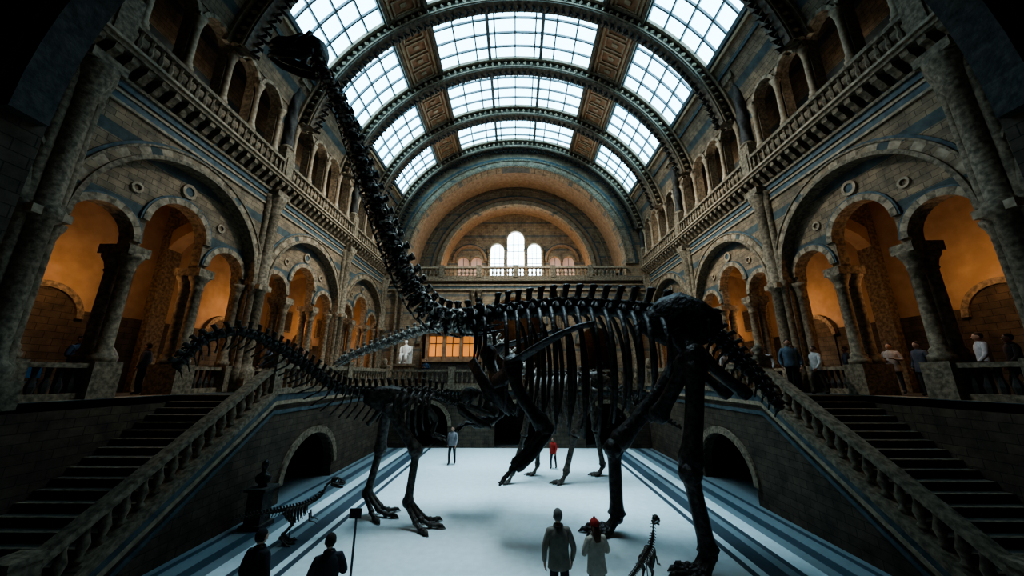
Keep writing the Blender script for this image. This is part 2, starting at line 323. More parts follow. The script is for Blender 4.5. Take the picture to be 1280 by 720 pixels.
for x in (-9.6,-3.3,3.3,9.6):
    for dx in (-.25,.25): e.lathe((x+dx,27.6,0),COLPROF(.16,3.9,11.0),CARVE,8)
    e.box(x-.55,x+.55,27.3,27.8,3.5,3.9,CARVE)
E=e.build()
b=MB('end_balcony_balustrade',[CARVE,BUFF],E)
b.box(-9.3,9.3,27.45,27.75,12.85,13.0,BUFF);b.box(-9.3,9.3,27.45,27.75,12.05,12.15,CARVE)
x=-9.2
while x<9.2: b.lathe((x,27.6,0),[(.08,12.15),(.05,12.3),(.1,12.5),(.04,12.7),(.08,12.85)],CARVE,6);x+=.33
for x in (-6.2,-3.1,0,3.1,6.2): b.box(x-.2,x+.2,27.4,27.8,12.05,13.1,CARVE)
b.build()
def win(i,x,r,z0,zs,mat,bars=2,rows=6,y=33.45):
    m=MB('window_%d'%i,[mat,MULL]);m.prism(archpoly(x,z0,zs,r,12),XZ,y,y+.05,mat)
    for k in range(1,bars+1):
        xx=x-r+2*r*k/(bars+1);m.box(xx-.025,xx+.025,y-.06,y,z0,zs+r*.8,MULL)
    for k in range(1,rows):
        zz=z0+(zs-z0+.2)*k/rows;m.box(x-r,x+r,y-.06,y,zz-.025,zz+.025,MULL)
    m.build()
win(1,0,.85,13.6,17.8,WGL);win(2,-1.9,.68,13.6,16.6,WGL);win(3,1.9,.68,13.6,16.6,WGL)
DIMG=glass('stained_glass',(.5,.33,.26),.4)
for i,x in enumerate((-5.35,-4,4,5.35)): win(4+i,x,.58,13.6,15.3,DIMG,1,3)
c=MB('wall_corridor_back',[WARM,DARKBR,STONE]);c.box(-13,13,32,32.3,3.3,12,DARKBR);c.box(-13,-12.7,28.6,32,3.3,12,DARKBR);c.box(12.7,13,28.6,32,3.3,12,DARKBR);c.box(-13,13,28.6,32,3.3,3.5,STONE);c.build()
l=MB('landing_floor',[STEP]);l.box(-15.5,15.5,21.9,27.8,3.3,3.5,STEP);l.build()
l=MB('wall_landing',[DARKBR,CARVE,BLUE])
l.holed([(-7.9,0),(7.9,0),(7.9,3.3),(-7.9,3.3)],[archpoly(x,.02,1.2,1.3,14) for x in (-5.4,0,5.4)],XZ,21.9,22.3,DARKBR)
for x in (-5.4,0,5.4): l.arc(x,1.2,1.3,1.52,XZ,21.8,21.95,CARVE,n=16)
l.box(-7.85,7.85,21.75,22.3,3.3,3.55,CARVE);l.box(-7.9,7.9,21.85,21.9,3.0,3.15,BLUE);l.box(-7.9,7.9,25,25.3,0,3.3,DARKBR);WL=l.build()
b=MB('landing_balustrade',[CARVE],WL);b.box(-7.8,7.8,21.85,22.15,4.35,4.5,CARVE);b.box(-7.8,7.8,21.88,22.12,3.55,3.66,CARVE)
x=-7.7
while x<7.8: b.lathe((x,22,3.5),[(.08,.15),(.05,.25),(.1,.48),(.05,.7),(.08,.86)],CARVE,8);x+=.31
for x in (-4,0,4): b.box(x-.2,x+.2,21.8,22.2,3.55,4.65,CARVE)
b.build()
k=MB('lit_bay_window',[CARVE,AMB,SOFF,DARKST])
k.box(-6.7,-2.7,25.4,27.2,3.5,5.1,DARKST);k.box(-6.8,-2.6,25.3,27.2,5.1,5.3,SOFF);k.box(-6.6,-2.8,25.75,27.1,5.3,7.2,SOFF)
for i in range(3):
    x0=-6.4+i*1.25
    k.box(x0,x0+.95,25.66,25.72,5.5,6.95,AMB)
    k.box(x0+.45,x0+.5,25.6,25.7,5.5,6.95,DARKST);k.box(x0,x0+.95,25.6,25.7,6.4,6.45,DARKST)
    k.box(x0,x0+.95,25.5,25.75,5.3,5.5,SOFF);k.box(x0,x0+.95,25.5,25.75,6.95,7.2,SOFF)
for i in range(4): k.box(-6.65+i*1.25,-6.4+i*1.25,25.4,25.75,5.3,7.2,SOFF)
k.box(-6.85,-2.55,25.25,27.2,7.2,7.45,CARVE);k.prism([(-6.9,7.45),(-2.5,7.45),(-3.4,8.1),(-6.0,8.1)],XZ,25.3,27.2,DARKST);k.build()
f=MB('floor',[FLOOR]);f.box(-16,16,-4.2,30,-.2,0,FLOOR);f.build()
f=MB('wall_front',[DARKBR]);f.box(-13,13,-4.3,-4,0,26,DARKBR);f.build()
s=MB('seated_statue',[MARBLE,CARVE]);s.M=Matrix.Translation((-7.7,24.2,3.5))@Matrix.Rotation(pi,4,'Z')@Matrix.Scale(.85,4)
s.box(-.7,.7,-.7,.7,0,.2,CARVE);s.box(-.6,.6,-.6,.6,.2,1.5,CARVE);s.box(-.7,.7,-.7,.7,1.5,1.65,CARVE)
s.box(-.45,.45,-.5,.2,1.65,2.3,MARBLE);s.box(-.45,.45,-.5,-.35,2.3,3.1,MARBLE)
s.loft([[Vector((a*math.cos(2*pi*j/14),-.1+b*math.sin(2*pi*j/14),z)) for j in range(14)] for z,a,b in ((2.2,.34,.26),(2.6,.28,.2),(3.0,.36,.2),(3.12,.2,.14),(3.2,.09,.09),(3.28,.09,.09))],MARBLE)
s.ball((0,-.07,3.44),(.13,.16,.19),MARBLE,14,12)
for a in (-1,1):
    s.tube([(a*.16,-.05,2.35),(a*.2,.45,2.38),(a*.2,.5,2.0),(a*.2,.5,1.68)],[.17,.15,.12,.09],MARBLE,10);s.tube([(a*.2,.45,1.7),(a*.22,.66,1.68)],[.08,.05],MARBLE,8)
    s.tube([(a*.33,-.08,3.0),(a*.42,-.02,2.7),(a*.3,.3,2.5)],[.11,.09,.06],MARBLE,8)
s.build()
# ---------------------------------------------------------------- vault ceiling
c=MB('ceiling',[STONE,WOODP,GOLD,BLUE,BUFF,RIBM])
def patch(mb,t0,t1,y0,y1,r0,r1,mat,n=8):
    rings=[]
    for i in range(n+1):
        t=t0+(t1-t0)*i/n
        a,z=VA*math.sin(t),VC+VB*math.cos(t);nx,nz=math.sin(t),math.cos(t)
        rings.append([(a+nx*r0,y0,z+nz*r0),(a+nx*r1,y0,z+nz*r1),(a+nx*r1,y1,z+nz*r1),(a+nx*r0,y1,z+nz*r0)])
    mb.loft(rings,mat,True,False)
D=math.radians
for s in (-1,1):
    patch(c,s*D(27.5),s*D(38),-4,27.8,.0,.3,WOODP)
    patch(c,s*D(63),s*D(78),-4,27.8,.0,.3,STONE)
    for t in (27,28.2,37,38.2,62.5,64): patch(c,s*D(t-.35),s*D(t+.35),-4,27.8,-.12,.1,GOLD,1)
    patch(c,s*D(67),s*D(67.8),-4,27.8,-.1,.1,BLUE,1)
    patch(c,s*D(26.2),s*D(27.2),-4,27.8,-.3,.15,RIBM,1);patch(c,s*D(38.3),s*D(39.3),-4,27.8,-.3,.15,RIBM,1)
    for k in range(6):
        y0=RIBS[k+1]+.4
        for j in range(4):
            ya=y0+j*.9;yb=ya+.75
            for (ta,tb) in ((29.2,36),):
                for (p0,p1,q0,q1) in ((ta,tb,ya,ya+.08),(ta,tb,yb-.08,yb),(ta,ta+.5,ya,yb),(tb-.5,tb,ya,yb)): patch(c,s*D(p0),s*D(p1),q0,q1,-.08,.02,GOLD,2)
                patch(c,s*D(31.6),s*D(33.6),ya+.27,yb-.27,-.06,.02,GOLD,1)
patch(c,D(-63),D(63),-4,RIBS[4],0,.3,WOODP,20)  # unseen near bays roofed solid, glazing left out to darken the near hall
C=c.build()
r=MB('vault_ribs',[RIBM,GOLD,BLUE,BUFF,DARKST],C)
TE=80
for y in RIBS:
    w=.32;yy0,yy1=(y-w,y+w) if y<27 else (y-.6,y-.02)
    for i,(r0,r1,a,b,m) in enumerate(((-.75,-.6,yy0,yy1,RIBM),(-.1,.1,yy0,yy1,RIBM),(-.66,-.57,yy0-.04,yy0+.1,BUFF),(-.14,.06,yy0-.15,yy0,BUFF),(-.14,.06,yy1,yy1+.15,BUFF))):
        patch(r,-D(TE),D(TE),a,b,r0,r1,m,60)
    patch(r,-D(TE),D(TE),yy0+.12,yy1-.12,-.6,-.1,RIBM,60)
    n=70
    for i in range(n):
        t=-D(TE)+D(2*TE)*i/(n-1)
        for q in (yy0,yy1):
            a=Vector((VA*math.sin(t),0,VC+VB*math.cos(t)));nn=Vector((math.sin(t),0,math.cos(t)));tt=Vector((math.cos(t),0,-math.sin(t)))
            p=a-nn*.36;p.y=q
            r.add([p+nn*.2,p+tt*.12,p-nn*.2,p-tt*.12,p+Vector((0,.08 if q==yy1 else -.08,0))],[(0,1,4),(1,2,4),(2,3,4),(3,0,4)],BUFF if i%2 else GOLD)
        p=a-nn*.74;p.y=(yy0+yy1)/2
        for ang in range(3):
            dq=tt*math.cos(ang*2.09)+Vector((0,1,0))*math.sin(ang*2.09);eq=nn.cross(dq)
            r.add([p+eq*.06,p-eq*.06,p+dq*.24-nn*.22,p+dq*.1-nn*.34],[(0,1,2),(0,2,3),(1,2,3)],DARKST)
r.build()
g=MB('skylight_panels',[GLASS,MULL],C)
for k in range(4):
    y1=RIBS[k]-.3;y0=RIBS[k+1]+.3
    for (ta,tb,nu) in ((-26.3,26.3,8),(39.2,62.5,4),(-62.5,-39.2,4)):
        patch(g,D(ta),D(tb),y0,y1,.12,.16,GLASS,12)
        for i in range(nu+1):
            t=ta+(tb-ta)*i/nu;patch(g,D(t-.22),D(t+.22),y0,y1,-.02,.12,MULL,1)
        for j in range(5):
            yy=y0+(y1-y0)*j/4;patch(g,D(ta),D(tb),yy-.04,yy+.04,-.02,.12,MULL,12)
    for t in (-26.3,-8.8,8.8,26.3,39.2,62.5,-39.2,-62.5): patch(g,D(t-.5),D(t+.5),y0,y1,-.12,.14,MULL,1)
g.build()
# ================================================================= SKELETONS
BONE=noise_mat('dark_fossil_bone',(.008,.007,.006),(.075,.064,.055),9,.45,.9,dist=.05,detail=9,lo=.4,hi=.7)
NECKB=noise_mat('glint_painted_bone',(.012,.010,.009),(.62,.57,.50),8,.48,.8,lo=.5,hi=.6,dist=.05)  # pale noise patches are highlight glints painted into the neck bone colour
PALE=noise_mat('pale_fossil_bone',(.20,.19,.165),(.50,.47,.42),6,.6,.4)
MIDB=noise_mat('brown_fossil_bone',(.02,.018,.014),(.14,.12,.10),9,.48,.7,detail=9)
STEEL=base_mat('armature_steel',(.05,.05,.055),.4,.8)
V=Vector
def catmull(pts,step):
    pts=[V(p) for p in pts];P=[pts[0]*2-pts[1]]+pts+[pts[-1]*2-pts[-2]];den=[]
    for i in range(1,len(P)-2):
        for k in range(30):
            t=k/30;a,b,c,d=P[i-1],P[i],P[i+1],P[i+2]
            den.append(.5*((2*b)+(c-a)*t+(2*a-5*b+4*c-d)*t*t+(3*b-3*c+d-a)*t**3))
    den.append(P[-2]);out=[den[0]];Ls=[0];tot=0
    for i in range(1,len(den)):
        tot+=(den[i]-den[i-1]).length;Ls.append(tot)
    n=max(2,round(tot/step));res=[];j=0
    for k in range(n+1):
        s=tot*k/n
        while j<len(Ls)-2 and Ls[j+1]<s: j+=1
        q=(s-Ls[j])/max(1e-6,Ls[j+1]-Ls[j]);res.append(den[j].lerp(den[j+1],min(1,max(0,q))))
    return res
def vertebra(mb,p,t,L,r,h,w,mat,lean=.25,chev=0,crib=0,up=V((0,0,1)),blade=1.0):
    t=t.normalized();lat=t.cross(up)
    if lat.length<.1: lat=t.cross(V((0,1,0)))
    lat.normalize();u=lat.cross(t).normalized()
    rings=[]
    for k,rr in ((-.46,1.0),(-.36,1.12),(-.12,.78),(.12,.78),(.36,1.12),(.46,1.0)):
        rings.append([p+t*L*k+(lat*math.cos(2*pi*j/8)+u*math.sin(2*pi*j/8))*r*rr for j in range(8)])
    mb.loft(rings,mat)
    if h>0:
        b=p+u*r*.7;tip=p+u*(r+h)-t*lean*h
        rings=[]
        for k,(lt,wd) in enumerate(((L*.38,r*.5),(L*.26,r*.28),(L*.24,r*.22),(L*.34,r*.5),(L*.2,r*.35))):
            q=b.lerp(tip,[0,.3,.75,.93,1][k]);rings.append([q+t*lt*blade*math.cos(2*pi*j/6)+lat*wd*math.sin(2*pi*j/6) for j in range(6)])
        mb.loft(rings,mat)
    for s in (-1,1):
        if w>0:
            mb.tube([p+u*r*.6+lat*s*r*.5,p+u*r*.9+lat*s*(r+w*.5),p+u*r*.7+lat*s*(r+w)-t*L*.15],[r*.42,r*.26,r*.34],mat,5)
            mb.tube([p+u*r*1.0+lat*s*r*.45-t*L*.25,p+u*r*1.25+lat*s*r*.5+t*L*.6],[r*.3,r*.18],mat,4)
        if crib>0: mb.tube([p-u*r*.5+lat*s*r*.9,p-u*r*1.3+lat*s*r*1.0-t*L*.2,p-u*r*1.35+lat*s*r*.9-t*crib],[r*.28,r*.2,r*.06],mat,4)
    if chev>0:
        for s in (-1,1): mb.tube([p-u*r*.8+lat*s*r*.35-t*L*.4,p-u*(r+chev*.4)-t*(L*.45),],[r*.2,r*.18],mat,4)
        mb.tube([p-u*(r+chev*.35)-t*L*.45,p-u*(r+chev)-t*(L*.4+chev*.4)],[r*.2,(r*.12,r*.2)],mat,4)
def limb(mb,pts,r,mat,flat=1.0,n=8,endk=1.7):
    pts=[V(p) for p in pts]
    if len(pts)==2: pts=[pts[0].lerp(pts[1],k) for k in (0,.04,.1,.2,.35,.5,.65,.8,.9,.96,1)]
    else: pts=catmull(pts,(pts[0]-pts[-1]).length/10)
    m=len(pts)-1;rs=[]
    for i in range(m+1):
        x=abs(2*i/m-1);k=1+(endk-1)*max(0,(x-.45)/.55)**1.4
        if x>.97: k*=.6
        rs.append((r*k*flat,r*k))
    mb.tube(pts,rs,mat,n,up=(0.3,1,.1))
def foot(mb,ank,d,mat,size,toes=3,spread=.5,meta=.5,splay=True):
    ank=V(ank);d=V(d).normalized();s=V((0,0,1)).cross(d);mb.ball(ank,size*.15,mat,8,6)
    for i in range(toes):
        a=(i-(toes-1)/2)*spread;dd=(d*math.cos(a)+s*math.sin(a));zb=max(size*.08,.03)
        k1=ank+dd*size*meta*.55;k1.z=max(zb*1.3,ank.z*.3);ln=1-.18*abs(i-(toes-1)/2)
        base=ank+s*math.sin(a)*size*.2;limb(mb,[base,k1],size*.062,mat,n=6)
        p=k1
        for q,(l,z) in enumerate(((.22,1.15),(.2,1.05))):
            p2=p+dd*size*l*ln;p2.z=zb*z*.8;limb(mb,[p,p2],size*.052,mat,n=6);mb.ball(p,size*.075,mat,6,5);p=p2
        c=p+dd*size*.2*ln;c.z=.012;mb.tube([p,p.lerp(c,.5)+V((0,0,size*.03)),c],[size*.06,size*.045,.006],mat,6)
def ribcage(mb,path,i0,i1,mat,near,depth,hw,r,back=.35,arcf=.82):
    m=i1-i0
    for i in range(i0,i1):
        f=(i-i0)/max(1,m-1);p=path[i];t=(path[i+1]-path[i-1]).normalized();lat=V((0,0,1)).cross(t).normalized()
        d=depth(f);w=hw(f)
        for s in (-1,1):
            pts=[];rad=[]
            for k in range(11):
                a=pi*arcf*k/10
                q=p+lat*s*(r*1.2+w*math.sin(a)**.8 if a>0 else r)+V((0,0,-d*(1-math.cos(a))/2))+V((0,0,.12*math.sin(a*1.0)))-t*back*math.sin(a)*.8
                pts.append(q);rr=r*(.75+.35*math.sin(pi*k/10))*(1 if k<9 else .7);rad.append((rr*.7,rr*1.15))
            mb.tube(pts,rad,mat,6,up=tuple(t))
def skull(mb,back,snout,H,W,mat,jaw=.25,up=V((0,0,1)),teeth=12):
    back=V(back);snout=V(snout);ax=snout-back;L=ax.length;ax.normalize();s=ax.cross(up).normalized();u=s.cross(ax).normalized()
    P=lambda x,y,z: back+ax*x*L+s*y*W+u*z*H
    rings=[]
    for x,w,z0,z1 in ((-.02,.25,-.15,.4),(.05,.42,-.25,.62),(.18,.45,-.1,.75),(.3,.4,.1,.72),(.38,.3,.3,.66)):
        zc,hh=(z0+z1)/2,(z1-z0)/2;rings.append([P(x,w*math.cos(2*pi*j/10),zc+hh*math.sin(2*pi*j/10)) for j in range(10)])
    mb.loft(rings,mat)
    rings=[]
    for x,w,z0,z1 in ((.58,.30,-.12,.40),(.72,.36,-.26,.40),(.85,.34,-.3,.34),(.95,.24,-.28,.2),(1.0,.12,-.24,.02)):
        zc,hh=(z0+z1)/2,(z1-z0)/2;rings.append([P(x,w*math.cos(2*pi*j/10),zc+hh*math.sin(2*pi*j/10)) for j in range(10)])
    mb.loft(rings,mat)
    mb.tube([P(.3,0,.66),P(.45,0,.58),P(.6,0,.42),P(.7,0,.3)],[(W*.3,H*.12),(W*.26,H*.12),(W*.26,H*.1),(W*.26,H*.1)],mat,6)
    for y in (-1,1):
        mb.tube([P(.02,y*.42,-.2),P(.2,y*.46,-.24),P(.45,y*.42,-.2),P(.7,y*.34,-.2),P(.92,y*.22,-.24)],[H*.11,H*.1,H*.13,H*.15,H*.12],mat,6)
        mb.tube([P(.26,y*.44,-.2),P(.28,y*.46,.2),P(.24,y*.4,.6)],[H*.1,H*.08,H*.11],mat,5)
        mb.tube([P(.5,y*.4,-.18),P(.49,y*.38,.15),P(.46,y*.25,.55)],[H*.12,H*.1,H*.1],mat,5)
        mb.tube([P(.04,y*.42,-.3-jaw*.1),P(.15,y*.44,-.5-jaw*.2),P(.45,y*.38,-.5-jaw*.8),P(.75,y*.26,-.45-jaw*1.3),P(.92,y*.05,-.38-jaw*1.6)],[(H*.08,H*.12),(H*.08,H*.19),(H*.08,H*.16),(H*.09,H*.13),(H*.08,H*.1)],mat,6)
        for k in range(teeth):
            x=.5+.42*k/teeth;yy=y*(.4-.18*(x-.5)/.45)
            mb.tube([P(x,yy,-.3),P(x,yy,-.42)],[H*.03,.004],mat,4)
            mb.tube([P(x,yy*.85,-.42-jaw*1.0*(x)),P(x,yy*.85,-.3-jaw*1.0*x)],[H*.03,.004],mat,4)
# ---- large sauropod -------------------------------------------------------
mb=MB('sauropod_skeleton',[BONE,STEEL,NECKB])
B=BONE
off=V((0,0,-.48))
body=catmull([V(p)+off for p in ((5.0,9.1,5.75),(4.1,9.65,6.2),(3.28,10.2,6.45),(1.45,11,6.72),(-.71,12,6.68))],.42)
nb=len(body)
for i,p in enumerate(body):
    t=body[max(0,i-1)]-body[min(nb-1,i+1)];t=-t
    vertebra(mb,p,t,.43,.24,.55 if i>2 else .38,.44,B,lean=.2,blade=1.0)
neck=catmull([body[-1],V((-1.57,12.15,6.0)),V((-2.5,12.0,6.0)),V((-3.3,11.75,6.5)),V((-3.98,11.3,7.7)),V((-4.72,10.8,9.5)),V((-5.35,10.2,11.3)),V((-5.82,9.7,12.7)),V((-6.2,9.35,13.5)),V((-6.6,9.25,14.2))],.44)
nn=len(neck)
for i,p in enumerate(neck[1:],1):
    t=neck[min(nn-1,i+1)]-neck[i-1];f=i/(nn-1);r=.37*(1-f)+.18*f
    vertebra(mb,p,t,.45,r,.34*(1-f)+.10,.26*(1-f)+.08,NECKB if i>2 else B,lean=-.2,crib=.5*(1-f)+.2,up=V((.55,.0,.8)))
tail=catmull([body[0],V((5.2,8.85,4.95)),V((5.4,8.6,4.45)),V((5.55,8.2,3.95)),V((5.6,7.85,3.5))],.21)
nt=len(tail)
for i,p in enumerate(tail[1:],1):
    f=i/nt;t=tail[i-1]-tail[min(nt-1,i+1)];vertebra(mb,p,t,.21,.2*(1-.55*f),.26*(1-.7*f),.26*(1-.7*f),B,lean=.4,chev=.4*(1-.7*f))
ribcage(mb,body,3,nb-1,B,None,lambda f:1.8+2.3*min(1,f*2.2)-.6*max(0,f-.7)/.3,lambda f:.75+.4*math.sin(pi*min(1,f+.2)),.065,back=.55)
ribcage(mb,neck,1,3,B,None,lambda f:2.2-.6*f,lambda f:.6-.1*f,.06,back=.3)
bd=V((-.863,.504,0));ln=V((.504,.863,0))
for s,hip in ((-1,V((4.36,8.62,4.6))),(1,V((4.75,10.05,4.55)))):
    top=V((4.5,9.35,5.5))+ln*s*.55
    rings=[]
    for k,(a,wd,th) in enumerate(((-.95,.15,.07),(-.6,.48,.12),(-.1,.72,.15),(.4,.64,.14),(.8,.35,.1),(1.0,.12,.06))):
        c=top+bd*a+V((0,0,-.1+.12*math.cos(a*1.6)))
        rings.append([c+V((0,0,wd*math.cos(2*pi*j/10)))+ln*th*math.sin(2*pi*j/10) for j in range(10)])
    mb.loft(rings,B)
    limb(mb,[top+bd*.1+V((0,0,-.3)),hip],.24,B,endk=1.5)
    mb.ball(hip,.3,B,10,8)
    limb(mb,[hip+bd*.1,hip+bd*.5+V((0,0,-.7))-ln*s*.15,hip+bd*1.1+V((0,0,-1.6))-ln*s*.4],.14,B,1.3,endk=1.9)
    limb(mb,[hip-bd*.15,hip-bd*.5+V((0,0,-.45))-ln*s*.1,hip-bd*1.0+V((0,0,-.95))-ln*s*.35],.12,B,1.2,endk=1.6)
for i in range(0,4): mb.tube([body[i]-ln*.6,body[i]+ln*.6],.12,B,6)
def hind(hip,knee,ank,toe,sc=1):
    hip,knee,ank=V(hip),V(knee),V(ank)
    mid=hip.lerp(knee,.5)+V((.05,0,0));limb(mb,[hip,mid,knee],.21*sc,B,.9,10,1.75)
    mb.ball(knee+ln*.1,.25*sc,B,8,6);mb.ball(knee-ln*.12,.23*sc,B,8,6)
    limb(mb,[knee+V((0,0,-.05)),ank],.155*sc,B,1,8,1.75)
    limb(mb,[knee+ln*.22+V((0,0,-.12)),ank+ln*.18],.07*sc,B,1,8,1.6)
    foot(mb,ank,toe,B,1.1*sc,5,.33,.4)
hind((4.36,8.62,4.55),(3.92,8.6,2.0),(4.12,8.6,.42),(-1,-.15,0),1.1)
hind((4.75,10.05,4.5),(2.75,10.55,2.15),(2.72,10.6,.42),(-1,.1,0),1.15)
def scap(pts,ws):
    pts=catmull([V(p) for p in pts],.25);n=len(pts)-1
    mb.tube(pts,[(.08,ws[0]+(ws[1]-ws[0])*(i/n)) if i/n>.3 else (.07,ws[0]*.9+.14*(1-i/n/.3)) for i in range(n+1)],B,8,up=tuple(-ln))
scap(((2.15,9.5,5.5),(1.6,9.55,5.38),(.8,9.85,5.0),(-.12,10.35,4.45)),(.17,.36))
scap(((1.6,12.3,5.7),(.6,12.9,5.5),(-.4,13.1,5.2),(-1.0,12.7,4.85)),(.15,.34))
limb(mb,[(-.13,10.3,4.45),(.12,10.2,3.6),(.8,10.1,2.72)],.2,B,.9,10,1.8)
mb.ball((-.1,10.32,4.42),.31,B,10,8);mb.ball((.82,10.1,2.7),.24,B,8,6)
limb(mb,[(.8,10.1,2.7),(.35,10.1,2.2),(-.08,10.1,1.75)],.125,B,1,8,1.6);limb(mb,[(.88,10.0,2.6),(.45,9.98,2.05),(-.0,10.02,1.7)],.095,B,1,8,1.6)
limb(mb,[(-1.0,12.55,4.9),(-.75,12.5,4.0),(-.47,12.5,3.05)],.2,B,.9,10,1.8);mb.ball((-1,12.55,4.9),.32,B,10,8);mb.ball((-.47,12.5,3.02),.23,B,8,6)
limb(mb,[(-.47,12.5,3.02),(-.9,12.45,2.7),(-1.3,12.4,2.62)],.125,B,1,8,1.6);limb(mb,[(-.45,12.4,2.9),(-.9,12.33,2.55),(-1.3,12.33,2.5)],.095,B,1,8,1.6)
def hand(w,d,dn,size):
    w=V(w);d=V(d).normalized();dn=V(dn).normalized();s=d.cross(dn).normalized()
    mb.ball(w,size*.18,B,8,6)
    for i in range(5):
        a=(i-2)*.28;dd=(d*math.cos(a)+s*math.sin(a));k=w+dd*size*.42;limb(mb,[w+s*math.sin(a)*size*.25,k],size*.06,B,n=6)
        k2=k+(dd*.8+dn*.35).normalized()*size*.24;limb(mb,[k,k2],size*.05,B,n=6);k3=k2+(dd*.5+dn*.8).normalized()*size*.2;mb.tube([k2,k3],[size*.055,.008],B,6)
hand((-.1,10.06,1.7),(-.7,0,-.7),(-.5,0,-.6),.62)
hand((-1.35,12.36,2.55),(-1,-.1,.02),(0,0,-1),.95)
for s in (-1,1): mb.tube([V((-1.2,12.0,4.6))+ln*s*.55,V((-.7,11.7,3.6))+ln*s*.3,V((-.1,11.5,2.95))+ln*s*.15],[(.05,.2),(.05,.26),(.04,.12)],B,8,up=tuple(bd))
mb.tube([(-.1,10.35,4.4),(-.35,10.9,4.1),(-.75,11.6,3.9)],[(.08,.28),(.08,.3),(.06,.2)],B,8)
skull(mb,(-6.5,9.25,14.48),(-8.25,9.2,15.02),.86,.95,NECKB if 0 else B,.12,teeth=10)
mb.build()
# ---- two-legged dinosaur --------------------------------------------------
mb=MB('theropod_skeleton',[BONE,MIDB,STEEL]);B=MIDB
path=catmull([(-7.25,7.5,4.35),(-7.2,7.95,4.9),(-6.85,8.5,5.15),(-6.5,9.2,4.9),(-6.05,10,4.4),(-5.35,10.6,3.75),(-4.6,10.95,3.6),(-3.9,11.1,3.6)],.2);m=len(path)
for i,p in enumerate(path):
    f=i/m;t=path[min(m-1,i+1)]-path[max(0,i-1)];vertebra(mb,p,t,.2,.09+.06*f,.16+.14*f,.1+.12*f,B,lean=.3,chev=.2+.5*f)
bp=catmull([(-3.9,11.1,3.6),(-3.1,11.3,3.62),(-2.4,11.5,3.5)],.19);m=len(bp)
for i,p in enumerate(bp):
    t=bp[min(m-1,i+1)]-bp[max(0,i-1)];vertebra(mb,p,t,.19,.13,.28,.2,B,lean=.2)
ribcage(mb,bp,2,m-1,B,None,lambda f:1.0+.45*math.sin(pi*f),lambda f:.38,.045,back=.25)
npth=catmull([bp[-1],V((-2.0,11.65,3.35)),V((-1.75,11.8,3.35))],.14);m=len(npth)
for i,p in enumerate(npth[1:],1):
    t=npth[min(m-1,i+1)]-npth[max(0,i-1)];vertebra(mb,p,t,.14,.12,.14,.08,B,crib=.2)
skull(mb,(-1.85,11.8,3.4),(-.55,11.9,2.95),.62,.6,B,.3,teeth=12)
d2=V((.97,.24,0));l2=V((-.24,.97,0))
for s in (-1,1):
    c=V((-3.95,11.05,3.45))+l2*s*.25
    rings=[]
    for a,wd in ((-.65,.12),(-.3,.33),(.1,.38),(.5,.28),(.7,.1)): rings.append([c+d2*a+V((0,0,wd*math.cos(2*pi*j/8)))+l2*.07*math.sin(2*pi*j/8) for j in range(8)])
    mb.loft(rings,B)
    limb(mb,[c+V((0,0,-.15)),c+d2*.35+V((0,0,-.85))-l2*s*.2],.08,B,endk=2);limb(mb,[c+V((0,0,-.15)),c-d2*.5+V((0,0,-.75))-l2*s*.2],.07,B,endk=1.5)
    sh=V((-2.5,11.45,2.75))+l2*s*.35
    mb.tube([sh,sh-d2*.35+V((0,0,.5)),sh-d2*.7+V((0,0,.7))],[(.04,.1),(.03,.06),(.03,.09)],B,6)
    limb(mb,[sh,sh-d2*.12+V((0,0,-.38))],.045,B);limb(mb,[sh-d2*.12+V((0,0,-.38)),sh+d2*.18+V((0,0,-.5))],.035,B)
    for q in (-.1,0,.1): mb.tube([sh+d2*.18+V((0,0,-.5)),sh+d2*.32+l2*q+V((0,0,-.55)),sh+d2*.38+l2*q+V((0,0,-.68))],[.025,.022,.005],B,5)
for hip,kn,an,tw in (((-3.85,10.8,3.25),(-2.95,11,1.95),(-3.1,11,.62),(1,-.15,0)),((-4.05,11.3,3.25),(-4.3,11.75,1.85),(-4.6,11.8,.6),(1,-.25,0))):
    limb(mb,[hip,kn],.16,B,endk=1.7,n=10);mb.ball(kn,.2,B,8,6);limb(mb,[kn,an],.115,B,endk=1.8);limb(mb,[V(kn)+V((0,.13,0)),V(an)+V((0,.1,0))],.04,B)
    foot(mb,an,tw,B,1.15,3,.55,.7)
mb.build()
# ---- pale sauropod behind -------------------------------------------------
mb=MB('pale_sauropod_skeleton',[PALE,MIDB,STEEL]);B=PALE
path=catmull([(-7.3,15,4.85),(-6.6,15.05,5.15),(-5.7,15.1,5.5),(-3.8,15.3,6.2),(-2.2,15.5,6.15),(-.9,15.5,5.5),(.0,15.6,4.6),(.7,15.6,4.1)],.28);m=len(path)
for i,p in enumerate(path):
    f=i/m;t=-(path[min(m-1,i+1)]-path[max(0,i-1)]);vertebra(mb,p,t,.28,.12+.09*f,.18+.15*f,.1+.08*f,B,lean=.1,crib=.3)
B=MIDB
bp=catmull([(.7,15.6,4.1),(2.0,15.6,4.15),(3.4,15.6,3.95),(4.6,15.6,3.3),(6.0,15.9,2.5),(7.2,16.4,1.9)],.26);m=len(bp)
for i,p in enumerate(bp):
    f=max(0,i/m-.4)/.6;t=-(bp[min(m-1,i+1)]-bp[max(0,i-1)]);vertebra(mb,p,t,.26,.14*(1-.6*f),.3*(1-.8*f),.25*(1-.8*f),B,lean=.3,chev=.3*(1-f) if f>0 else 0)
ribcage(mb,bp,1,11,B,None,lambda f:1.5+.9*math.sin(pi*min(1,f+.15)),lambda f:.75,.055,back=.3)
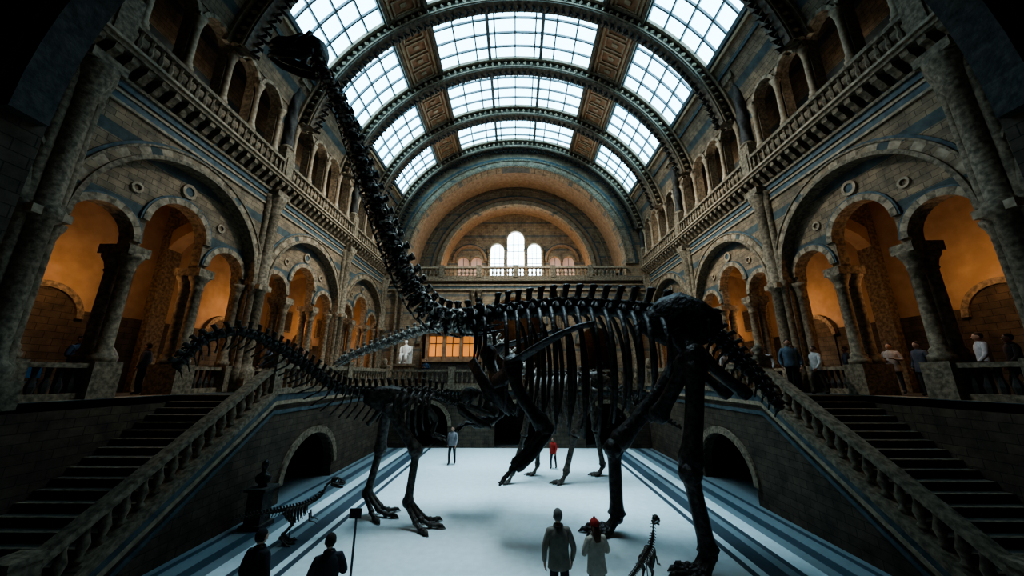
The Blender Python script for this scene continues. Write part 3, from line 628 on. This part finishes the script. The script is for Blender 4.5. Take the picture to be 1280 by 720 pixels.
for s,kx,fx in ((-1,2.35,1.95),(1,3.5,3.7)):
    hip=V((3.3,15.6+s*.6,3.6));limb(mb,[hip,(kx,15.6+s*.6,1.75)],.15,B,endk=1.7,n=10);limb(mb,[(kx,15.6+s*.6,1.75),(fx,15.6+s*.6,.4)],.11,B,endk=1.8);foot(mb,(fx,15.6+s*.6,.38),(-1,0,0),B,.8,5,.3,.4)
    rings=[]
    for a,wd in ((-.7,.1),(-.3,.35),(.2,.4),(.7,.15)): rings.append([V((3.3,15.6+s*.35,3.9))+V((a,.06*math.sin(2*pi*j/8),wd*math.cos(2*pi*j/8))) for j in range(8)])
    mb.loft(rings,B)
for s,ex,fx in ((-1,.3,-.15),(1,1.0,.9)):
    sh=V((.6,15.6+s*.6,3.2));mb.tube([sh,sh+V((.6,0,.5)),sh+V((1.1,0,.85))],[(.06,.2),(.05,.1),(.05,.14)],B,6);limb(mb,[sh,(ex,15.6+s*.6,1.75)],.13,B);limb(mb,[(ex,15.6+s*.6,1.75),(fx,15.6+s*.6,.4)],.09,B);foot(mb,(fx,15.6+s*.6,.38),(-1,0,0),B,.7,5,.3,.4)
skull(mb,(-7.2,15,4.9),(-7.8,14.95,4.6),.25,.28,PALE,.2,teeth=6)
mb.build()
def small(loc,sc,rot,name,mat=None):
    mat=mat or MIDB
    mb=MB(name,[mat,STEEL]);mb.M=Matrix.Translation(loc)@Matrix.Rotation(rot,4,'Z')@Matrix.Scale(sc,4)
    p=catmull([(-1.5,0,.75),(-1,0,.8),(-.3,0,.85),(.3,0,.95),(.6,0,1.15),(.72,0,1.4),(.85,0,1.5)],.08);m=len(p)
    for i,q in enumerate(p):
        f=i/m;t=p[min(m-1,i+1)]-p[max(0,i-1)];vertebra(mb,q,t,.08,.04 if .3<f<.85 else .028,.08 if f<.85 else .02,.05,mat,chev=.08 if f<.45 else 0)
    k=[i for i,q in enumerate(p) if q.x>-.2 and q.x<.42];ribcage(mb,p,k[0],k[-1],mat,None,lambda f:.35+.12*math.sin(pi*f),lambda f:.13,.02,back=.1)
    skull(mb,(.82,0,1.5),(1.22,0,1.42),.17,.17,mat,.25,teeth=8)
    for s in (-1,1):
        limb(mb,[(-.3,s*.1,.82),(-.02,s*.12,.5)],.04,mat);limb(mb,[(-.02,s*.12,.5),(-.28,s*.12,.2)],.03,mat);foot(mb,(-.28,s*.12,.2),(1,0,0),mat,.36,3,.5,.8)
        limb(mb,[(.35,s*.12,.75),(.38,s*.14,.55)],.02,mat);limb(mb,[(.38,s*.14,.55),(.52,s*.14,.5)],.016,mat)
        for q in (-.02,.02): mb.tube([(.52,s*.14,.5),(.58,s*.14+q,.44)],[.01,.003],mat,4)
    mb.tube([(-.1,0,0.02),(-.1,0,.85)],.012,STEEL,6);mb.lathe((-.1,0,0),[(.16,0),(.16,.02),(.02,.03)],STEEL,12)
    mb.build()
small((-5.7,10,0),.9,.35,'small_dinosaur_skeleton')
small((2.62,8.05,0),.72,.9,'small_dinosaur_skeleton')
# ---------------------------------------------------------------- people
SKIN=noise_mat('skin',(.42,.25,.18),(.5,.31,.23),8,.55,.05)
MATC={}
def cloth(c):
    if c not in MATC: MATC[c]=noise_mat('cloth_%d'%len(MATC),tuple(x*.8 for x in c),c,14,.9,.25)
    return MATC[c]
def person(loc,h,face,top,bottom,hair,hat=None,pose=0,coat=.0,name='visitor',long_hair=False,pack=None):
    T,Bm,H,SH=cloth(top),cloth(bottom),cloth(hair),cloth((.03,.025,.02))
    mats=list({id(m):m for m in (SKIN,T,Bm,H,SH,cloth(hat) if hat else T,cloth(pack) if pack else T)}.values())
    st=[.0,.16,.06][pose]
    J={'pel':(0,0,.96),'bel':(0,.01,1.12),'che':(0,0,1.33),'nb':(0,-.01,1.46),'nk':(0,.0,1.53)}
    R={'pel':(.15,.115),'bel':(.145,.105),'che':(.165,.115),'nb':(.085,.075),'nk':(.055,.055)}
    ed=[('pel','bel'),('bel','che'),('che','nb'),('nb','nk')]
    for s,n in ((-1,'l'),(1,'r')):
        f=s*st
        arm={0:((.27*s,-.04,1.14),(.25*s,.07,.9)),1:((.26*s,-.04-f*.6,1.14),(.25*s,.08-f,.92)),2:((.27*s,.0,1.15),(.12*s,.22,1.2))}[pose]
        J['s'+n]=(.175*s,-.01,1.41);J['e'+n]=arm[0];J['w'+n]=arm[1]
        J['h'+n]=(.09*s,0,.9);J['k'+n]=(.1*s,.03+f*.7,.5);J['a'+n]=(.105*s,-.02+f*.9,.09);J['t'+n]=(.12*s,.12+f*.9,.045)
        R['s'+n]=(.075,.075);R['e'+n]=(.055,.055);R['w'+n]=(.04,.04);R['h'+n]=(.1,.1);R['k'+n]=(.067,.067);R['a'+n]=(.05,.05);R['t'+n]=(.045,.035)
        ed+=[('che','s'+n),('s'+n,'e'+n),('e'+n,'w'+n),('pel','h'+n),('h'+n,'k'+n),('k'+n,'a'+n),('a'+n,'t'+n)]
    keys=list(J);me=bpy.data.meshes.new('b');me.from_pydata([J[k] for k in keys],[(keys.index(a),keys.index(b)) for a,b in ed],[])
    o=bpy.data.objects.new('b',me);bpy.context.collection.objects.link(o);o.modifiers.new('s','SKIN')
    if not me.skin_vertices: 
        bpy.context.view_layer.objects.active=o;bpy.ops.mesh.customdata_skin_add()
    for i,k in enumerate(keys): me.skin_vertices[0].data[i].radius=R[k];me.skin_vertices[0].data[i].use_root=(k=='pel')
    sb=o.modifiers.new('u','SUBSURF');sb.levels=2;sb.render_levels=2
    dg=bpy.context.evaluated_depsgraph_get();dg.update();ev=o.evaluated_get(dg);m2=bpy.data.meshes.new_from_object(ev)
    vs=[v.co.copy() for v in m2.vertices]
    mb=MB(name,mats);sc=h/1.75
    mb.M=Matrix.Translation(loc)@Matrix.Rotation(face,4,'Z')@Matrix.Scale(sc,4)
    grp={}
    for p in m2.polygons:
        c=p.center
        if c.z<.1: m=SH
        elif c.z<.93 and abs(c.x)<.215: m=Bm
        elif c.z>1.5 : m=SKIN
        else: m=T
        grp.setdefault(id(m),(m,[]))[1].append(tuple(p.vertices))
    for m,fs in grp.values(): mb.add(vs,fs,m,True)
    bpy.data.objects.remove(o)
    rings=[]
    hem=.86-coat
    for z,a,b in ((hem,.2+coat*.15,.15+coat*.1),(hem+.01,.205+coat*.15,.155+coat*.1),(.98,.19,.145),(1.12,.175,.13),(1.3,.2,.14),(1.4,.185,.125),(1.46,.12,.1),(1.5,.075,.075)):
        rings.append([(a*math.cos(2*pi*j/16),b*math.sin(2*pi*j/16),z+.006*math.sin(j*2.4)) for j in range(16)])
    mb.loft(rings,T)
    mb.tube([(.075*math.cos(a),.07*math.sin(a),1.5) for a in [2*pi*i/12 for i in range(13)]],.02,T,6)
    for s,n in ((-1,'l'),(1,'r')):
        w=V(J['w'+n]);d=(w-V(J['e'+n])).normalized();a=V((0,1,0)) if pose!=2 else V((1,0,0));a=(a-d*a.dot(d)).normalized()
        mb.tube([w,w+d*.05,w+d*.1],[(.022,.03),(.018,.042),(.014,.038)],SKIN,8,up=tuple(a))
        for i in range(4):
            b0=w+d*.095+a*(-.03+.02*i);cu=V((-s,0,0))*.3;L=(.07,.08,.075,.06)[i]
            mb.tube([b0,b0+(d+cu*.5).normalized()*L*.5,b0+(d+cu*1.5).normalized()*L],[.0095,.009,.007],SKIN,6)
        mb.tube([w+d*.03+a*.035,w+d*.06+a*.06,w+d*.095+a*.065],[.012,.011,.008],SKIN,6)
    def hf(q):
        q=q.copy()
        if q.z<0: q.x*=1-.25*(-q.z/.12);q.y*=1-.1*(-q.z/.12)
        if q.y>.07 and abs(q.x)<.02 and -.03<q.z<.02: q.y+=.022
        if q.y>.07 and .02<abs(q.x)<.045 and 0<q.z<.03: q.y-=.008
        return q
    hc=V((0,.015,1.635));mb.ball(hc,(.076,.096,.118),SKIN,20,16,hf)
    for s in (-1,1):
        mb.ball(hc+V((s*.077,-.005,-.005)),(.012,.02,.03),SKIN,8,6);mb.ball(hc+V((s*.03,.083,.012)),(.012,.008,.008),SH,8,6)
    mb.tube([hc+V((-.025,.086,-.052)),hc+V((0,.09,-.054)),hc+V((.025,.086,-.052))],.006,SKIN,6)
    if hat:
        HT=cloth(hat);mb.ball(hc+V((0,-.01,.045)),(.093,.11,.1),HT,16,10,lambda q:V((q.x,q.y,max(q.z,-.035))));mb.ball(hc+V((0,-.01,.15)),.028,HT,8,6)
        mb.ball(hc+V((0,-.03,-.03)),(.088,.085,.11),H,14,10)
    else: mb.ball(hc+V((0,-.018,.03)),(.086,.096,.108),H,16,12,lambda q:V((q.x,q.y if q.z>0 else min(q.y,.02),q.z)))
    if long_hair: mb.tube([hc+V((0,-.06,.02)),hc+V((0,-.1,-.12)),hc+V((0,-.12,-.25))],[(.08,.05),(.09,.05),(.06,.03)],H,10)
    if pack:
        rings=[]
        for z,a,b in ((.98,.12,.05),(1.0,.15,.08),(1.2,.16,.1),(1.38,.14,.08),(1.43,.1,.04)): rings.append([(a*math.cos(2*pi*j/14),-.2+b*math.sin(2*pi*j/14),z) for j in range(14)])
        mb.loft(rings,cloth(pack))
        for s in (-1,1): mb.tube([(s*.1,-.13,1.4),(s*.11,0,1.49),(s*.12,.13,1.35),(s*.13,.1,1.1),(s*.12,-.12,1.02)],(.018),cloth(pack),6)
    mb.build()
GREY=(.28,.25,.21);LT=(.54,.49,.41);BLK=(.03,.03,.035);NAVY=(.05,.08,.13);RED=(.4,.04,.03);BR=(.06,.04,.03)
person((.75,7.1,0),1.74,0.1,GREY,(.05,.05,.06),(.22,.20,.18),pose=0,coat=.02)
person((1.42,7.15,0),1.56,.25,LT,(.06,.06,.08),(.12,.06,.04),hat=RED,pose=2,coat=.03,long_hair=True)
person((-4.1,6.3,0),1.7,-.3,BLK,BLK,BLK,pose=0,coat=.2)
person((-2.95,6.25,0),1.66,.5,(.05,.05,.06),BLK,BR,pose=2,coat=.15)
person((1.7,17.3,0),1.3,2.6,RED,BLK,BR,pose=1)
person((-3.1,18.0,0),1.7,3.0,(.25,.25,.27),BLK,BR,pose=1)
person((9.55,12.35,3.5),1.85,2.6,(.14,.21,.28),BLK,BR,pose=0)
person((10.2,12.1,3.5),1.6,1.6,(.6,.6,.6),(.15,.12,.1),BR,pose=1)
for x,y,c,f,p in ((9.0,13.4,(.12,.1,.09),2.9,0),(9.7,13.9,(.4,.25,.18),1,2),(10.4,13.3,(.1,.12,.16),2,0),(10.3,14.6,(.4,.4,.42),2,0),(8.9,15.2,(.45,.45,.45),.5,0),(12.5,11.0,(.12,.14,.18),1.5,0),(13.0,12.3,(.4,.35,.32),2,2),(12.4,13.3,NAVY,.5,0),(12.6,9.0,(.12,.1,.1),1,1),(12.9,9.8,(.5,.5,.52),1,1),(-12.6,9.9,NAVY,-1.5,2),(-12.8,13.2,(.35,.37,.4),-1,0),(-12.4,11.6,(.1,.1,.12),2,0),(-12.7,10.7,(.45,.42,.4),2,1),(-12.5,17.3,BLK,1,1),(12.5,18.2,RED,1,1),(-9,14.6,(.4,.4,.4),-1.2,0),(-9.6,15.2,(.1,.1,.12),1.2,2),(-9.4,13.2,(.2,.22,.28),2.2,1),(9.2,17.0,(.12,.16,.22),1.4,1),(-5.9,22.9,NAVY,3,2),(5.5,23,BLK,3,0),(2,23.1,GREY,2.8,0)):
    person((x,y,3.5),random.uniform(1.6,1.8),f,c,(.05,.05,.06),BR,pose=p,coat=random.choice((0,.1)))
# ---------------------------------------------------------------- floor furniture
s=MB('bust_on_pedestal',[DARKST,BONE])
s.box(-7.6,-7.0,10.6,11.2,0,.12,DARKST);s.box(-7.52,-7.08,10.68,11.12,.12,.95,DARKST);s.box(-7.6,-7.0,10.6,11.2,.95,1.03,DARKST)
s.loft([[V((-7.3+a*math.cos(2*pi*j/14),10.9+b*math.sin(2*pi*j/14),z)) for j in range(14)] for z,a,b in ((1.03,.12,.12),(1.1,.1,.1),(1.15,.2,.13),(1.28,.24,.14),(1.36,.16,.11),(1.42,.06,.06),(1.48,.06,.06))],BONE)
s.ball((-7.3,10.9,1.6),(.09,.11,.14),BONE,14,12,lambda q:V((q.x,q.y-(.03 if (q.y<-.08 and abs(q.x)<.03 and -.05<q.z<.03) else 0),q.z)));s.build()
s=MB('barrier_stanchion',[STEEL]);s.lathe((-3.3,8.0,0),[(.18,0),(.18,.03),(.03,.06),(.022,.1),(.022,1.3),(.04,1.32),(.04,1.4),(.01,1.45)],STEEL,14)
s.prism([(-3.42,1.28),(-3.18,1.28),(-3.18,1.46),(-3.42,1.46)],XZ,7.93,7.96,STEEL);s.build()
def table(x,y,z):
    t=MB('cafe_table',[STEEL,BUFF]);t.lathe((x,y,z),[(.25,0),(.25,.02),(.04,.05),(.03,.7)],STEEL,14);t.lathe((x,y,z),[(.36,.7),(.38,.71),(.38,.74),(.36,.75)],BUFF,20);t.build()
def chair(x,y,z,rot):
    BL=cloth((.05,.16,.3));t=MB('cafe_chair',[STEEL,BL]);t.M=Matrix.Translation((x,y,z))@Matrix.Rotation(rot,4,'Z')
    t.box(-.21,.21,-.21,.21,.43,.47,BL);t.prism([(-.2,.55),(.2,.55),(.18,.85),(-.18,.85)],lambda u,v,w:(u,w,v),.2,.23,BL)
    for a in (-1,1):
        t.tube([(a*.19,.19,0),(a*.19,.2,.45),(a*.18,.22,.86)],.013,STEEL,6);t.tube([(a*.19,-.19,0),(a*.18,-.18,.45)],.013,STEEL,6)
    t.build()
for x,y in ((-12.9,8.6),(-12.9,5.6),(13.9,8.5),(12.9,5.4)):
    table(x,y,3.5);chair(x+.7,y,3.5,-1.57);chair(x-.7,y+.05,3.5,1.57)
# ---------------------------------------------------------------- lights
def plight(n,loc,e,col,r=.25):
    d=bpy.data.lights.new(n,'POINT');d.energy=e;d.color=col;d.shadow_soft_size=r;o=bpy.data.objects.new(n,d);o.location=loc;bpy.context.collection.objects.link(o)
for sg in (-1,1):
    for f in PIERS[:-1]: plight('corridor_lamp',(sg*13.3,f+3.45,7.2),(95 if f>8 else 72) if f>5 else 6,(1,.58,.31))
    for f in PIERS[1:-1]: plight('clerestory_lamp',(sg*12.1,f+3.45,15.2),34 if f>10 else 16,(1,.87,.72),.15)
for x in (-6,0,6): plight('end_gallery_lamp',(x,30.2,9),45,(1,.6,.32))
plight('tympanum_lamp',(0,29.5,13.0),360,(1,.80,.6),.4)
for x in (-5,5): plight('tympanum_lamp',(x,32.4,13.0),70,(1,.78,.56),.2)
plight('statue_lamp',(-7.7,22.6,7.2),35,(1,.95,.9),.15)
def spot(loc,tgt,e,size,col=(.72,.91,1),rad=2.5):
    d=bpy.data.lights.new('added_fill_spot','SPOT');d.energy=e;d.color=col;d.spot_size=D(size);d.spot_blend=.9;d.shadow_soft_size=rad
    o=bpy.data.objects.new('added_fill_spot',d);o.location=loc;o.rotation_euler=(V(tgt)-V(loc)).to_track_quat('-Z','Y').to_euler();bpy.context.collection.objects.link(o)
for y in (11.5,15.5,19.2): spot((0,y,23.2),(0,y-.3,0),7500,46)  # added fill spots that brighten the floor, no visible fixtures
for sg in (-1,1):  # added warm fill spots that lift the far side walls
    spot((-sg*2,18.5,22.5),(sg*11,21.5,10),5200,60,(1,.89,.73),.5)
    spot((-sg*2,14.6,22.5),(sg*11,14.5,10.5),3600,52,(1,.92,.80),.5)
spot((0,19,22.5),(0,27.8,11),5200,62,(1,.88,.72),.5)  # added fill spot that brightens the end wall
w=bpy.data.worlds.new('world');bpy.context.scene.world=w;w.use_nodes=True;w.node_tree.nodes['Background'].inputs[0].default_value=(.05,.07,.09,1);w.node_tree.nodes['Background'].inputs[1].default_value=.3
cam=bpy.data.cameras.new('camera');co=bpy.data.objects.new('camera',cam);bpy.context.collection.objects.link(co)
cam.sensor_width=36;cam.lens=430/1280*36;cam.clip_start=.05;co.location=(0,0,4.1);co.rotation_euler=(pi/2+math.radians(14.35),0,math.radians(.67));bpy.context.scene.camera=co
sc=bpy.context.scene
sc.view_settings.view_transform='AgX';sc.view_settings.look='AgX - High Contrast';sc.view_settings.exposure=0.22
